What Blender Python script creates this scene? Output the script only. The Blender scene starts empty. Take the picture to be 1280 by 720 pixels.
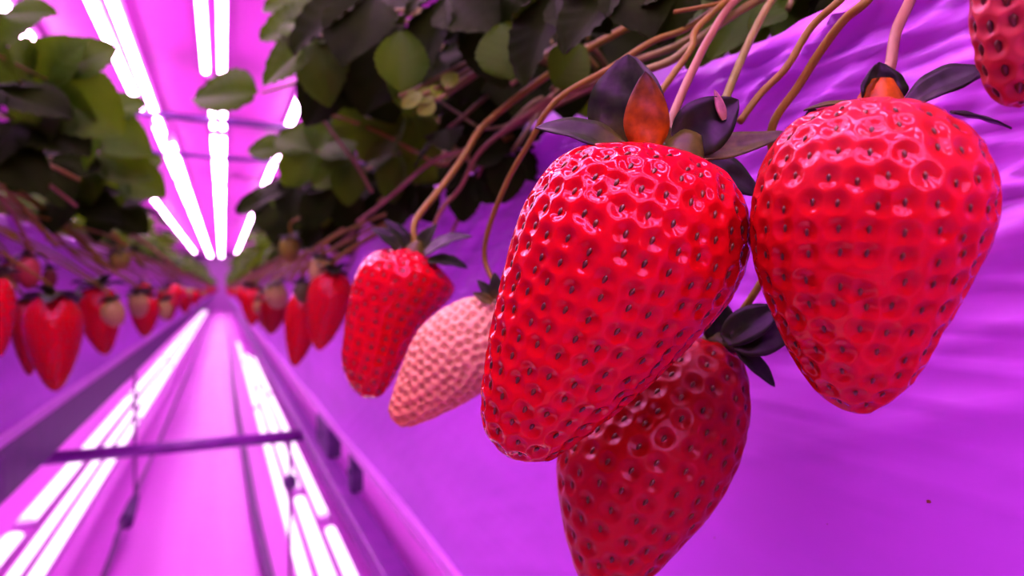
import bpy, math, random
import numpy as np
from mathutils import Vector, Matrix, kdtree

random.seed(7)
rng = np.random.default_rng(11)
sc = bpy.context.scene
COL = sc.collection
F = 800.0                      # focal length in pixels of a 1280 px wide frame
TH = math.atan(362 / F)        # the camera is turned this far to the right of the aisle
CZ = 0.45                      # camera height above the floor
FWD = Vector((math.sin(TH), math.cos(TH), 0))
RGT = Vector((math.cos(TH), -math.sin(TH), 0))
UP = Vector((0, 0, 1))
CAM = Vector((0, 0, CZ))
WX = 0.118                     # right trough face
LX = -0.150                    # left trough face


def P(px, py, d):
    return CAM + FWD * d + RGT * ((px - 640) / F * d) + UP * ((360 - py) / F * d)


# ------------------------------------------------------------------ materials
def new_mat(name):
    m = bpy.data.materials.new(name)
    m.use_nodes = True
    nt = m.node_tree
    for n in list(nt.nodes):
        nt.nodes.remove(n)
    out = nt.nodes.new('ShaderNodeOutputMaterial')
    return m, nt, out


def N(nt, t, **kw):
    n = nt.nodes.new(t)
    for k, v in kw.items():
        if k in n.inputs:
            n.inputs[k].default_value = v
        else:
            setattr(n, k, v)
    return n


def ramp(nt, fac, stops):
    r = nt.nodes.new('ShaderNodeValToRGB')
    el = r.color_ramp.elements
    while len(el) < len(stops):
        el.new(0.5)
    for e, (p, c) in zip(el, stops):
        e.position = p
        e.color = (*c, 1)
    nt.links.new(fac, r.inputs['Fac'])
    return r


def noise(nt, scale, detail=3, stretch=None, rough=0.5):
    tc = nt.nodes.new('ShaderNodeNewGeometry')
    mp = N(nt, 'ShaderNodeMapping')
    if stretch:
        mp.inputs['Scale'].default_value = stretch
    nt.links.new(tc.outputs['Position'], mp.inputs['Vector'])
    n = N(nt, 'ShaderNodeTexNoise', Scale=scale, Detail=detail, Roughness=rough)
    nt.links.new(mp.outputs['Vector'], n.inputs['Vector'])
    return n.outputs['Fac']


def surface(name, stops, scale=30, stretch=None, rough=0.5, spec=0.5, bump=0.0, bdist=0.001, sss=0.0, sssr=(1, .2, .1), coat=0.0,
            transl=0.0, tcol=None, detail=3, metal=0.0):
    m, nt, out = new_mat(name)
    b = N(nt, 'ShaderNodeBsdfPrincipled', Roughness=rough)
    b.inputs['Specular IOR Level'].default_value = spec
    if 'leaf' in name:
        b.inputs['Specular Tint'].default_value = (.8, .35, 1, 1)
    b.inputs['Metallic'].default_value = metal
    b.inputs['Coat Weight'].default_value = coat
    b.inputs['Coat Roughness'].default_value = 0.12
    fac = noise(nt, scale, detail, stretch)
    r = ramp(nt, fac, stops)
    nt.links.new(r.outputs['Color'], b.inputs['Base Color'])
    if sss:
        b.inputs['Subsurface Weight'].default_value = sss
        b.inputs['Subsurface Radius'].default_value = sssr
        b.inputs['Subsurface Scale'].default_value = 0.003
    if bump:
        bp = N(nt, 'ShaderNodeBump', Strength=bump, Distance=bdist)
        nt.links.new(fac, bp.inputs['Height'])
        nt.links.new(bp.outputs['Normal'], b.inputs['Normal'])
    last = b
    if transl:
        t = N(nt, 'ShaderNodeBsdfTranslucent')
        t.inputs['Color'].default_value = (*tcol, 1)
        mx = N(nt, 'ShaderNodeMixShader')
        mx.inputs['Fac'].default_value = transl
        nt.links.new(b.outputs[0], mx.inputs[1])
        nt.links.new(t.outputs[0], mx.inputs[2])
        last = mx
    nt.links.new(last.outputs[0], out.inputs['Surface'])
    return m


def lamp_mat(name, col, strength):
    m, nt, out = new_mat(name)
    e = N(nt, 'ShaderNodeEmission', Strength=strength)
    e.inputs['Color'].default_value = (*col, 1)
    nt.links.new(e.outputs[0], out.inputs['Surface'])
    return m


def berry_mat(name, stops_t, rough=0.09, sss=0.06, spec=0.31, noise_amt=0.25, alt=None, coat=0.0):
    """flesh colour runs along the fruit by the 'along' attribute (0 = crown, 1 = tip)"""
    m, nt, out = new_mat(name)
    b = N(nt, 'ShaderNodeBsdfPrincipled', Roughness=rough)
    b.inputs['Specular IOR Level'].default_value = spec
    b.inputs['Specular Tint'].default_value = (1, .5, .95, 1)
    b.inputs['Coat Weight'].default_value = coat
    b.inputs['Coat Roughness'].default_value = 0.15
    b.inputs['Subsurface Weight'].default_value = sss
    b.inputs['Subsurface Radius'].default_value = (1.0, .15, .15)
    b.inputs['Subsurface Scale'].default_value = 0.0025
    a = N(nt, 'ShaderNodeAttribute', attribute_name='along')
    nz = noise(nt, 160, 3)
    ad = N(nt, 'ShaderNodeMath', operation='MULTIPLY_ADD')
    nt.links.new(nz, ad.inputs[0])
    ad.inputs[1].default_value = noise_amt
    nt.links.new(a.outputs['Fac'], ad.inputs[2])
    sb = N(nt, 'ShaderNodeMath', operation='SUBTRACT')
    nt.links.new(ad.outputs[0], sb.inputs[0])
    sb.inputs[1].default_value = noise_amt * .5
    r = ramp(nt, sb.outputs[0], stops_t)
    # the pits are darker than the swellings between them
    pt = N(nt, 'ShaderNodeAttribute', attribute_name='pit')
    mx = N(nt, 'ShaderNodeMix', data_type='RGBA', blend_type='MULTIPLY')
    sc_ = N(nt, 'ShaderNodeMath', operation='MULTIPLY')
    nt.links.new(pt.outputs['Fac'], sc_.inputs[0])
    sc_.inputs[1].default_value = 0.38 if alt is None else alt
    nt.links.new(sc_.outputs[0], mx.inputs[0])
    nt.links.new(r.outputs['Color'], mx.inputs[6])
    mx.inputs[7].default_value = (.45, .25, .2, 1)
    nt.links.new(mx.outputs[2], b.inputs['Base Color'])
    nt.links.new(b.outputs[0], out.inputs['Surface'])
    return m


def sepal_mat(name, base, mid, tip, rough=0.38, transl=0.25):
    m, nt, out = new_mat(name)
    b = N(nt, 'ShaderNodeBsdfPrincipled', Roughness=rough)
    b.inputs['Specular IOR Level'].default_value = .38
    b.inputs['Specular Tint'].default_value = (.75, .22, 1, 1)
    a = N(nt, 'ShaderNodeAttribute', attribute_name='along')
    r = ramp(nt, a.outputs['Fac'], [(0.0, base), (0.4, mid), (1.0, tip)])
    nz = noise(nt, 500, 3)
    mr = ramp(nt, nz, [(0.3, (.6, .6, .6)), (.75, (1.25, 1.25, 1.25))])
    mx = N(nt, 'ShaderNodeMix', data_type='RGBA', blend_type='MULTIPLY')
    mx.inputs[0].default_value = 1
    nt.links.new(r.outputs['Color'], mx.inputs[6])
    nt.links.new(mr.outputs['Color'], mx.inputs[7])
    nt.links.new(mx.outputs[2], b.inputs['Base Color'])
    t = N(nt, 'ShaderNodeBsdfTranslucent')
    nt.links.new(mx.outputs[2], t.inputs['Color'])
    ms = N(nt, 'ShaderNodeMixShader')
    ms.inputs[0].default_value = transl
    nt.links.new(b.outputs[0], ms.inputs[1])
    nt.links.new(t.outputs[0], ms.inputs[2])
    nt.links.new(ms.outputs[0], out.inputs['Surface'])
    return m


LIGHT = (1.0, 0.42, 1.0)
M = {}
M['film'] = surface('plastic_film', [(.3, (0.4032, 0.0896, 0.56)), (.7, (0.5152, 0.1176, 0.672))], 14, (1.12, 0.392, 1.792), rough=.42, bump=.25, bdist=.004)
M['trough'] = surface('trough_plastic', [(.3, (.4, .1, .52)), (.7, (.45, .12, .58))], 10, rough=.4)
M['lip'] = surface('trough_lip', [(.3, (.56, .18, .62)), (.7, (.62, .22, .68))], 40, rough=.35)
M['soil'] = surface('substrate', [(.3, (.03, .018, .012)), (.7, (.11, .06, .035))], 120, rough=.95, bump=.8, bdist=.004)
M['frame'] = surface('painted_steel', [(.3, (0.0455, 0.0078, 0.091)), (.7, (0.078, 0.013, 0.13))], 60, rough=.38)
M['bar'] = surface('purple_painted_steel', [(.3, (.17, .018, .24)), (.7, (.24, .028, .31))], 60, rough=.4)
M['frame_dark'] = surface('dark_steel', [(.3, (.07, .02, .12)), (.7, (.14, .035, .2))], 90, rough=.5)
M['hose'] = surface('hose_rubber', [(.3, (.12, .014, .15)), (.7, (.18, .022, .21))], 60, rough=.45)
M['ceiling'] = surface('ceiling_sheet', [(.25, (.36, .028, .33)), (.5, (.45, .045, .40)), (.75, (.50, .06, .45))], 5, (1, .06, 1), rough=.5)
M['wall'] = surface('room_wall', [(.3, (.10, .018, .15)), (.7, (.15, .025, .21))], 4, rough=.6)
M['floor'] = surface('floor_sheet', [(.25, (0.65, 0.1105, 0.65)), (.5, (0.78, 0.156, 0.754)), (.75, (0.858, 0.221, 0.832))], 9, (1.3, 0.065, 1.3), rough=.42)
M['tube'] = lamp_mat('led_tube_glow', (1, .58, .97), 34)
M['deck'] = lamp_mat('floor_streak_glow', (1, .72, .98), 2.0)  # glow of the strips added for the floor light streaks
M['housing'] = surface('lamp_housing', [(.3, (.7, .3, .75)), (.7, (.8, .36, .82))], 40, rough=.4)

RED = [(0.0, (0.442, 0.0034, 0.03825)), (.25, (0.425, 0.00255, 0.0085)), (.7, (0.408, 0.0017, 0.0034)), (1.0, (0.374, 0.0017, 0.00255))]  # bluer crown end holds the magenta light falling on the upper fruit
M['ripe'] = berry_mat('ripe_flesh', RED)
M['ripe_pale'] = berry_mat('ripe_flesh_pale_shoulder', [(0.0, (0.459, 0.0765, 0.085)), (.16, (0.4505, 0.0306, 0.0425)), (.42, (0.4335, 0.00425, 0.0085)), (1.0, (0.408, 0.00255, 0.0034))])
M['ripe_shaded'] = berry_mat('ripe_flesh_shaded', [(0.0, (.25, .002, .003)), (1.0, (.27, .002, .002))], rough=.3)  # darker red puts the shade on hidden fruit into the flesh colour
M['salmon'] = berry_mat('half_ripe_flesh', [(0.0, (0.425, 0.0765, 0.0765)), (.5, (0.425, 0.068, 0.0595)), (1.0, (0.357, 0.0255, 0.0255))], rough=.35, coat=.1)
M['white'] = berry_mat('unripe_pale_flesh', [(0.0, (0.5104, 0.3168, 0.1936)), (.35, (0.5104, 0.3344, 0.1848)), (.75, (0.5104, 0.264, 0.132)), (1.0, (0.484, 0.1936, 0.088))], rough=.4, coat=0.0, sss=.15, alt=.35)
M['tan'] = berry_mat('unripe_tan_flesh', [(0.0, (0.252, 0.276, 0.048)), (.5, (0.348, 0.3, 0.096)), (1.0, (0.396, 0.276, 0.12))], rough=.5, coat=0.0, sss=.1)
M['green'] = berry_mat('unripe_green_flesh', [(0.0, (0.18, 0.252, 0.012)), (.6, (0.18, 0.216, 0.012)), (1.0, (0.27, 0.24, 0.03))], rough=.5, coat=0.0, sss=.1)
M['darkgreen'] = berry_mat('unripe_dark_flesh', [(0.0, (0.036, 0.072, 0.006)), (1.0, (0.084, 0.108, 0.018))], rough=.5, coat=0.0, sss=.1)
M['brown'] = berry_mat('unripe_brown_flesh', [(0.0, (0.18, 0.072, 0.036)), (1.0, (0.252, 0.036, 0.03))], rough=.5, coat=0.0, sss=.1)
M['seed'] = surface('seed', [(.3, (.05, .010, .003)), (.7, (.13, .035, .006))], 400, rough=.35, spec=.6)
M['seed_pale'] = surface('seed_pale', [(.3, (.30, .10, .05)), (.7, (.46, .20, .10))], 400, rough=.5)
M['sepal'] = sepal_mat('sepal_green', (0.12, 0.12, 0.012), (0.03, 0.054, 0.012), (0.03, 0.048, 0.018))
M['sepal_orange'] = sepal_mat('sepal_red_orange', (0.66, 0.17, 0.001), (0.44, 0.12, 0.002), (0.07, 0.05, 0.005), transl=.45)
M['sepal_olive'] = sepal_mat('sepal_olive', (0.24, 0.204, 0.018), (0.12, 0.132, 0.012), (0.054, 0.072, 0.012), transl=.3)
M['sepal_dark'] = sepal_mat('sepal_dark', (0.03, 0.042, 0.006), (0.015, 0.03, 0.0072), (0.012, 0.024, 0.0072), transl=.1)
M['sepal_pink'] = sepal_mat('sepal_pink_tip', (0.27, 0.15, 0.06), (0.45, 0.216, 0.228), (0.48, 0.252, 0.3))
M['stem'] = surface('stalk_tan', [(.3, (.15, .12, .007)), (.55, (.19, .14, .009)), (.8, (.21, .12, .016))], 90, rough=.45, spec=.3, transl=.15, tcol=(.35, .24, .03))
M['stem_pink'] = surface('stalk_pink', [(.3, (0.1904, 0.0952, 0.0374)), (.7, (0.2448, 0.1292, 0.0612))], 90, rough=.45, transl=.15, tcol=(0.476, 0.238, 0.17))
M['stem_green'] = surface('stalk_green', [(.3, (0.136, 0.1496, 0.0136)), (.7, (0.1904, 0.17, 0.0272))], 90, rough=.45, transl=.15, tcol=(0.306, 0.306, 0.034))
M['petiole'] = surface('petiole_olive', [(.3, (.10, .11, .012)), (.7, (.16, .13, .025))], 90, rough=.5)
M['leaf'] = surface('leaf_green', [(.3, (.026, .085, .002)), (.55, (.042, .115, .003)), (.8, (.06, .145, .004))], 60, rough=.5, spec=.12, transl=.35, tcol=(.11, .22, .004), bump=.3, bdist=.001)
M['leaf_shaded'] = surface('leaf_shaded_green', [(.3, (.007, .015, .002)), (.7, (.015, .03, .002))], 60, rough=.55, spec=.04, transl=.12, tcol=(.03, .055, .002), bump=.3, bdist=.001)  # near-black green carries the shade beneath the leaf canopy
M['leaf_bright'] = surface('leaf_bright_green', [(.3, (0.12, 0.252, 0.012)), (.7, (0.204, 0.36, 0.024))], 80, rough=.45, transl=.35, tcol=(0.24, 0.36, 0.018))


# ------------------------------------------------------------------ helpers
def mesh_data(name, verts, faces, mats, matidx=None, attrs=None, smooth=True):
    me = bpy.data.meshes.new(name)
    me.from_pydata([tuple(v) for v in verts], [], faces)
    for m in mats:
        me.materials.append(m)
    if matidx is not None:
        me.polygons.foreach_set('material_index', np.asarray(matidx, dtype=np.int32))
    if smooth:
        me.polygons.foreach_set('use_smooth', np.ones(len(me.polygons), dtype=bool))
    for k, v in (attrs or {}).items():
        a = me.attributes.new(k, 'FLOAT', 'POINT')
        a.data.foreach_set('value', np.asarray(v, dtype=np.float32))
    me.update()
    return me


def link(name, me, parent=None, loc=(0, 0, 0)):
    o = bpy.data.objects.new(name, me)
    COL.objects.link(o)
    o.location = loc
    if parent is not None:
        o.parent = parent
    return o


def thing(name, label, cat, loc, group=None):
    o = bpy.data.objects.new(name, None)
    o.empty_display_size = 0.005
    COL.objects.link(o)
    o.location = loc
    tag(o, label, cat, group)
    return o


def tag(o, label, cat, group=None):
    o['label'] = label
    o['category'] = cat
    if group:
        o['group'] = group
    return o


def struct(o):
    o['kind'] = 'structure'
    return o


class MB:
    """collects shapes of one part"""
    def __init__(s):
        s.v, s.f, s.mi, s.al = [], [], [], []

    def add(s, verts, faces, mi=0, along=None):
        o = len(s.v)
        s.v += [tuple(v) for v in verts]
        s.f += [tuple(i + o for i in f) for f in faces]
        s.mi += [mi] * len(faces)
        s.al += list(along) if along is not None else [0.0] * len(verts)
        return s

    def box(s, x0, x1, y0, y1, z0, z1, mi=0):
        v = [(x, y, z) for x in (x0, x1) for y in (y0, y1) for z in (z0, z1)]
        f = [(0, 1, 3, 2), (4, 6, 7, 5), (0, 4, 5, 1), (2, 3, 7, 6), (0, 2, 6, 4), (1, 5, 7, 3)]
        return s.add(v, f, mi)

    def build(s, name, mats, parent=None, origin=(0, 0, 0), smooth=True, loc=None):
        if not isinstance(mats, (list, tuple)):
            mats = [mats]
        og = Vector(origin)
        me = mesh_data(name, [Vector(v) - og for v in s.v], s.f, mats, s.mi, {'along': s.al}, smooth)
        return link(name, me, parent, loc if loc is not None else ((0, 0, 0) if parent else og))


def catmull(pts, n=8):
    pts = [Vector(p) for p in pts]
    if len(pts) < 3:
        return [pts[0].lerp(pts[-1], i / n) for i in range(n + 1)]
    q = [pts[0] * 2 - pts[1]] + pts + [pts[-1] * 2 - pts[-2]]
    out = []
    for i in range(1, len(q) - 2):
        a, b, c, d = q[i - 1], q[i], q[i + 1], q[i + 2]
        for k in range(n):
            t = k / n
            out.append(0.5 * ((2 * b) + (c - a) * t + (2 * a - 5 * b + 4 * c - d) * t * t + (3 * b - a - 3 * c + d) * t ** 3))
    out.append(pts[-1])
    return out


def tube(pts, r0, r1=None, seg=8, n=8, smooth=True, knob=0.0):
    c = catmull(pts, n) if smooth else [Vector(p) for p in pts]
    r1 = r0 if r1 is None else r1
    V, Fc, L = [], [], len(c)
    prev = None
    for i, p in enumerate(c):
        t = (c[min(i + 1, L - 1)] - c[max(i - 1, 0)]).normalized()
        if prev is None:
            a = t.orthogonal().normalized()
        else:
            a = (prev - t * prev.dot(t)).normalized()
        prev = a
        b = t.cross(a)
        r = r0 + (r1 - r0) * i / (L - 1)
        r *= 1 + knob * math.sin(i * 2.1)
        for k in range(seg):
            w = 2 * math.pi * k / seg
            V.append(p + a * (math.cos(w) * r) + b * (math.sin(w) * r))
    for i in range(L - 1):
        for k in range(seg):
            k2 = (k + 1) % seg
            Fc.append((i * seg + k, i * seg + k2, (i + 1) * seg + k2, (i + 1) * seg + k))
    Fc.append(tuple(range(seg - 1, -1, -1)))
    Fc.append(tuple((L - 1) * seg + k for k in range(seg)))
    al = [i / (L - 1) for i in range(L) for _ in range(seg)]
    return V, Fc, al


def blade(base, tip, width, nrm, bend=0.15, cup=0.25, nu=14, nv=7, fat=0.85, tw=0.0, thick=0.00025):
    """pointed leaf-like blade, closed and slightly thick"""
    base, tip = Vector(base), Vector(tip)
    ax = tip - base
    Ln = ax.length
    ax.normalize()
    nrm = Vector(nrm)
    nrm = (nrm - ax * nrm.dot(ax)).normalized()
    sd = ax.cross(nrm)
    top, al = [], []
    for i in range(nu + 1):
        t = i / nu
        w = width * .5 * (math.sin(math.pi * min(1, t * .93 + .06) ** fat)) ** .75 * (1 - .25 * t) * 1.15
        if i == nu:
            w = width * .004
        c = base + ax * (Ln * t) + nrm * (bend * Ln * math.sin(math.pi * t * .8))
        s2 = (sd * math.cos(tw * t) + nrm * math.sin(tw * t))
        n2 = ax.cross(s2) * -1
        for j in range(nv):
            v = -1 + 2 * j / (nv - 1)
            z = cup * w * (v * v) - .10 * w * math.exp(-(v / .18) ** 2) + .05 * w * math.sin(t * 17 + 3 * v)
            top.append(c + s2 * (w * v) + n2 * z)
            al.append(t)
    n = len(top)
    V = top + [p - nrm * thick for p in top]
    Fc = []
    for i in range(nu):
        for j in range(nv - 1):
            a = i * nv + j
            q = (a, a + 1, a + nv + 1, a + nv)
            Fc.append(q)
            Fc.append(tuple(x + n for x in reversed(q)))
    for i in range(nu):
        for j in (0, nv - 1):
            a, b = i * nv + j, (i + 1) * nv + j
            Fc.append((a, b, b + n, a + n) if j == 0 else (b, a, a + n, b + n))
    Fc.append(tuple(range(nv)) + tuple(n + j for j in range(nv - 1, -1, -1)))
    return V, Fc, al + al


# ------------------------------------------------------------------ strawberries
def scan(poly, a):
    """b-extent of polygon (a,b) at height a"""
    bs = []
    k = len(poly)
    for i in range(k):
        (a0, b0), (a1, b1) = poly[i], poly[(i + 1) % k]
        if (a0 - a) * (a1 - a) <= 0 and a0 != a1:
            bs.append(b0 + (b1 - b0) * (a - a0) / (a1 - a0))
    return (min(bs), max(bs)) if len(bs) > 1 else (0, 0)


def smooth_poly(pts, n=6):
    k = len(pts)
    out = []
    for i in range(k):
        a, b, c, d = [Vector((*pts[(i + j) % k], 0)) for j in (-1, 0, 1, 2)]
        for s in range(n):
            t = s / n
            p = 0.5 * ((2 * b) + (c - a) * t + (2 * a - 5 * b + 4 * c - d) * t * t + (3 * b - a - 3 * c + d) * t ** 3)
            out.append((p.x, p.y))
    return out


STD = [(0, -.02), (.22, -.01), (.38, .06), (.48, .2), (.49, .36), (.42, .56), (.31, .75), (.19, .9), (.08, .985), (0, 1.0)]
ROUND = [(0, 0), (.28, .04), (.44, .2), (.5, .45), (.45, .68), (.32, .87), (.15, .98), (0, 1.0)]
LONG = [(0, 0), (.2, .01), (.36, .09), (.46, .24), (.49, .4), (.46, .56), (.38, .74), (.26, .9), (.12, .985), (0, 1.0)]


def std_outline(cx, cy, w, h, tilt=0.0, prof=STD):
    """outline in picture proportions: cx, cy centre, tilt in degrees turns the tip to the right"""
    pts = [(x * w, (y - .5) * h) for x, y in prof] + [(-x * w, (y - .5) * h) for x, y in reversed(prof[1:-1])]
    c, s = math.cos(math.radians(tilt)), math.sin(math.radians(tilt))
    rot = lambda x, y: (cx + x * c + y * s, cy - x * s + y * c)
    return [rot(*p) for p in pts], rot(0, -h * .5), rot(0, h * .5)


def berry_shape(outline, top, bot, d, spacing, rings, segs, pit=.0005, pitr=.40, depth=1.0, seeds=True, seed_len=.0009, rough=0.02, seed=0):
    """world-space mesh of one fruit + its frame (crown point, axis, side, towards viewer)"""
    rg = np.random.default_rng(100 + seed)
    xs, ys = [p[0] for p in outline], [p[1] for p in outline]
    cpx, cpy = (min(xs) + max(xs)) / 2, (min(ys) + max(ys)) / 2
    C = P(cpx, cpy, d)
    ray = (C - CAM).normalized()

    def onplane(px, py):
        r = (P(px, py, 1.0) - CAM)
        return CAM + r * ((C - CAM).dot(ray) / r.dot(ray))
    T, B = onplane(*top), onplane(*bot)
    ax = (B - T).normalized()
    sd = ax.cross(ray).normalized()
    if sd.dot(RGT) < 0:
        sd = -sd
    vw = -ray
    poly = [((onplane(*p) - T).dot(ax), (onplane(*p) - T).dot(sd)) for p in smooth_poly(outline)]
    a0, a1 = min(p[0] for p in poly), max(p[0] for p in poly)
    # sample profile
    K = 160
    aa = [a0 + (a1 - a0) * (0.5 - 0.5 * math.cos(math.pi * i / K)) for i in range(K + 1)]
    prof = []
    for a in aa:
        lo, hi = scan(poly, min(max(a, a0 + 1e-7), a1 - 1e-7))
        prof.append(((lo + hi) / 2, (hi - lo) / 2))
    cc = np.array([p[0] for p in prof])
    rr = np.array([p[1] for p in prof])
    for _ in range(3):
        cc[1:-1] = (cc[:-2] + 2 * cc[1:-1] + cc[2:]) / 4
        rr[1:-1] = (rr[:-2] + 2 * rr[1:-1] + rr[2:]) / 4
    rr[0] = rr[-1] = 0
    cc[0], cc[-1] = cc[1], cc[-2]
    A = np.array(aa)
    # arc length
    ds = np.sqrt(np.diff(A) ** 2 + np.diff(rr) ** 2)
    S = np.concatenate([[0], np.cumsum(ds)])
    tot = S[-1]
    axv, sdv, vwv, Tv = [np.array(v) for v in (ax, sd, vw, T)]
    dist = (C - CAM).length
    k1 = rg.uniform(0, 6.28, 4)

    def pt(s, phi):
        a = np.interp(s, S, A)
        r = np.interp(s, S, rr)
        c = np.interp(s, S, cc)
        r = r * (1 - .012)                      # keeps the perspective silhouette on the outline
        lump = 1 + rough * np.sin(2 * phi + k1[0]) * np.sin(3 * s / tot * 3 + k1[1]) + rough * .6 * np.sin(3 * phi + k1[2])
        rx = r * (1 + (lump - 1) * .3)
        return (Tv + np.multiply.outer(a, axv) + np.multiply.outer(c + rx * np.cos(phi), sdv)
                + np.multiply.outer(r * lump * depth * np.sin(phi), vwv))

    s_g = np.linspace(0, tot, rings + 1)[1:-1]
    ph = np.linspace(0, 2 * math.pi, segs, endpoint=False)
    SG, PH = np.meshgrid(s_g, ph, indexing='ij')
    e = tot * 1e-3
    base = pt(SG.ravel(), PH.ravel())
    ds_ = pt(SG.ravel() + e, PH.ravel()) - pt(SG.ravel() - e, PH.ravel())
    dp_ = pt(SG.ravel(), PH.ravel() + 1e-3) - pt(SG.ravel(), PH.ravel() - 1e-3)
    nr = np.cross(dp_, ds_)
    nr /= np.linalg.norm(nr, axis=1)[:, None] + 1e-12
    mid = Tv + np.multiply.outer(np.interp(SG.ravel(), S, A), axv) + np.multiply.outer(np.interp(SG.ravel(), S, cc), sdv)
    flip = np.sum(nr * (base - mid), axis=1) < 0
    nr[flip] *= -1
    # seed positions: staggered rows
    sp = []
    row = 0
    s = spacing * 1.1
    while s < tot - spacing * .45:
        r = float(np.interp(s, S, rr))
        n = max(3, int(round(2 * math.pi * r / spacing)))
        off = (row % 2) * .5 + .17 * row
        for k in range(n):
            sp.append((s + rg.normal(0, spacing * .10), 2 * math.pi * (k + off + rg.normal(0, .09)) / n))
        row += 1
        s += spacing * .87
    sp = np.array(sp)
    spos = pt(np.clip(sp[:, 0], e * 2, tot - e * 2), sp[:, 1])
    kd = kdtree.KDTree(len(spos))
    for i, p in enumerate(spos):
        kd.insert(p, i)
    kd.balance()
    sig = spacing * pitr
    disp = np.zeros(len(base))
    pitv = np.zeros(len(base))
    for i, p in enumerate(base):
        hits = kd.find_n(p, 2)
        x = hits[0][2] / sig
        x2 = hits[1][2] / sig if len(hits) > 1 else 9
        g = math.exp(-(x ** 2.6))
        disp[i] = -pit * g - pit * .55 * math.exp(-(min(x2, 9) ** 2.2)) + pit * .35 * math.exp(-((x - 1.25) / .5) ** 2)
        pitv[i] = g
    V = base + nr * disp[:, None]
    al = SG.ravel() / tot
    V0, V1 = pt(np.array([0.0]), np.array([0.0]))[0], pt(np.array([tot]), np.array([0.0]))[0]
    verts = np.vstack([V, V0, V1])
    al = np.concatenate([al, [0, 1]])
    pitv = np.concatenate([pitv, [0, 0]])
    faces = []
    R = rings - 1
    for i in range(R - 1):
        o0, o1 = i * segs, (i + 1) * segs
        for k in range(segs):
            k2 = (k + 1) % segs
            faces.append((o0 + k, o0 + k2, o1 + k2, o1 + k))
    for k in range(segs):
        k2 = (k + 1) % segs
        faces.append((R * segs, k2, k))
        faces.append((R * segs + 1, (R - 1) * segs + k, (R - 1) * segs + k2))
    mi = [0] * len(faces)
    # flip orientation if needed
    f0 = faces[(R // 2) * segs]
    fn = np.cross(verts[f0[1]] - verts[f0[0]], verts[f0[2]] - verts[f0[0]])
    if np.dot(fn, nr[f0[0]]) < 0:
        faces = [tuple(reversed(f)) for f in faces]
    if seeds:
        sv, sf, sal = [], [], []
        vo = len(verts)
        st = pt(np.clip(sp[:, 0] + e, 0, tot), sp[:, 1]) - pt(np.clip(sp[:, 0] - e, 0, tot), sp[:, 1])
        for i in range(len(spos)):
            t = st[i] / (np.linalg.norm(st[i]) + 1e-12)
            dphi = pt(np.array([sp[i, 0]]), np.array([sp[i, 1] + 1e-3]))[0] - spos[i]
            q = dphi / (np.linalg.norm(dphi) + 1e-12)
            n = np.cross(q, t)
            a_, c_ = float(np.interp(sp[i, 0], S, A)), float(np.interp(sp[i, 0], S, cc))
            if np.dot(n, spos[i] - (Tv + a_ * axv + c_ * sdv)) < 0:
                n = -n
            ctr = spos[i] - n * pit * .86
            b0 = vo + len(sv)
            for u in range(5):
                uu = -1 + 2 * u / 4
                rw = math.sqrt(max(0, 1 - uu * uu)) * (1 - .3 * uu)
                if u in (0, 4):
                    rw = .15
                for k in range(6):
                    w = 2 * math.pi * k / 6
                    sv.append(ctr + t * uu * seed_len + q * math.cos(w) * rw * seed_len * .52 + n * math.sin(w) * rw * seed_len * .36)
                    sal.append(0)
            for u in range(4):
                for k in range(6):
                    k2 = (k + 1) % 6
                    sf.append((b0 + u * 6 + k, b0 + u * 6 + k2, b0 + (u + 1) * 6 + k2, b0 + (u + 1) * 6 + k))
        verts = np.vstack([verts, np.array(sv)])
        faces += sf
        mi += [1] * len(sf)
        al = np.concatenate([al, np.zeros(len(sv))])
        pitv = np.concatenate([pitv, np.zeros(len(sv))])
    crown = Vector(pt(np.array([0.0]), np.array([0.0]))[0])
    return verts, faces, mi, al, pitv, (crown, ax, sd, vw, C, tot)


def sepal_ring(crown, ax, rad, n, seed, droop=.35, wid=.62):
    rg = random.Random(seed)
    a = ax.orthogonal().normalized()
    b = ax.cross(a)
    out = []
    for k in range(n):
        w = 2 * math.pi * (k + rg.uniform(-.2, .2)) / n
        dr = a * math.cos(w) + b * math.sin(w)
        L = rad * rg.uniform(.8, 1.15)
        base = crown - ax * rad * .03 + dr * rad * .12
        tip = crown + dr * L + ax * (L * rg.uniform(-.45, droop))
        out.append(blade(base, tip, L * wid, -ax, bend=.16, cup=.3, nu=8, nv=5))
    return out


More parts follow.
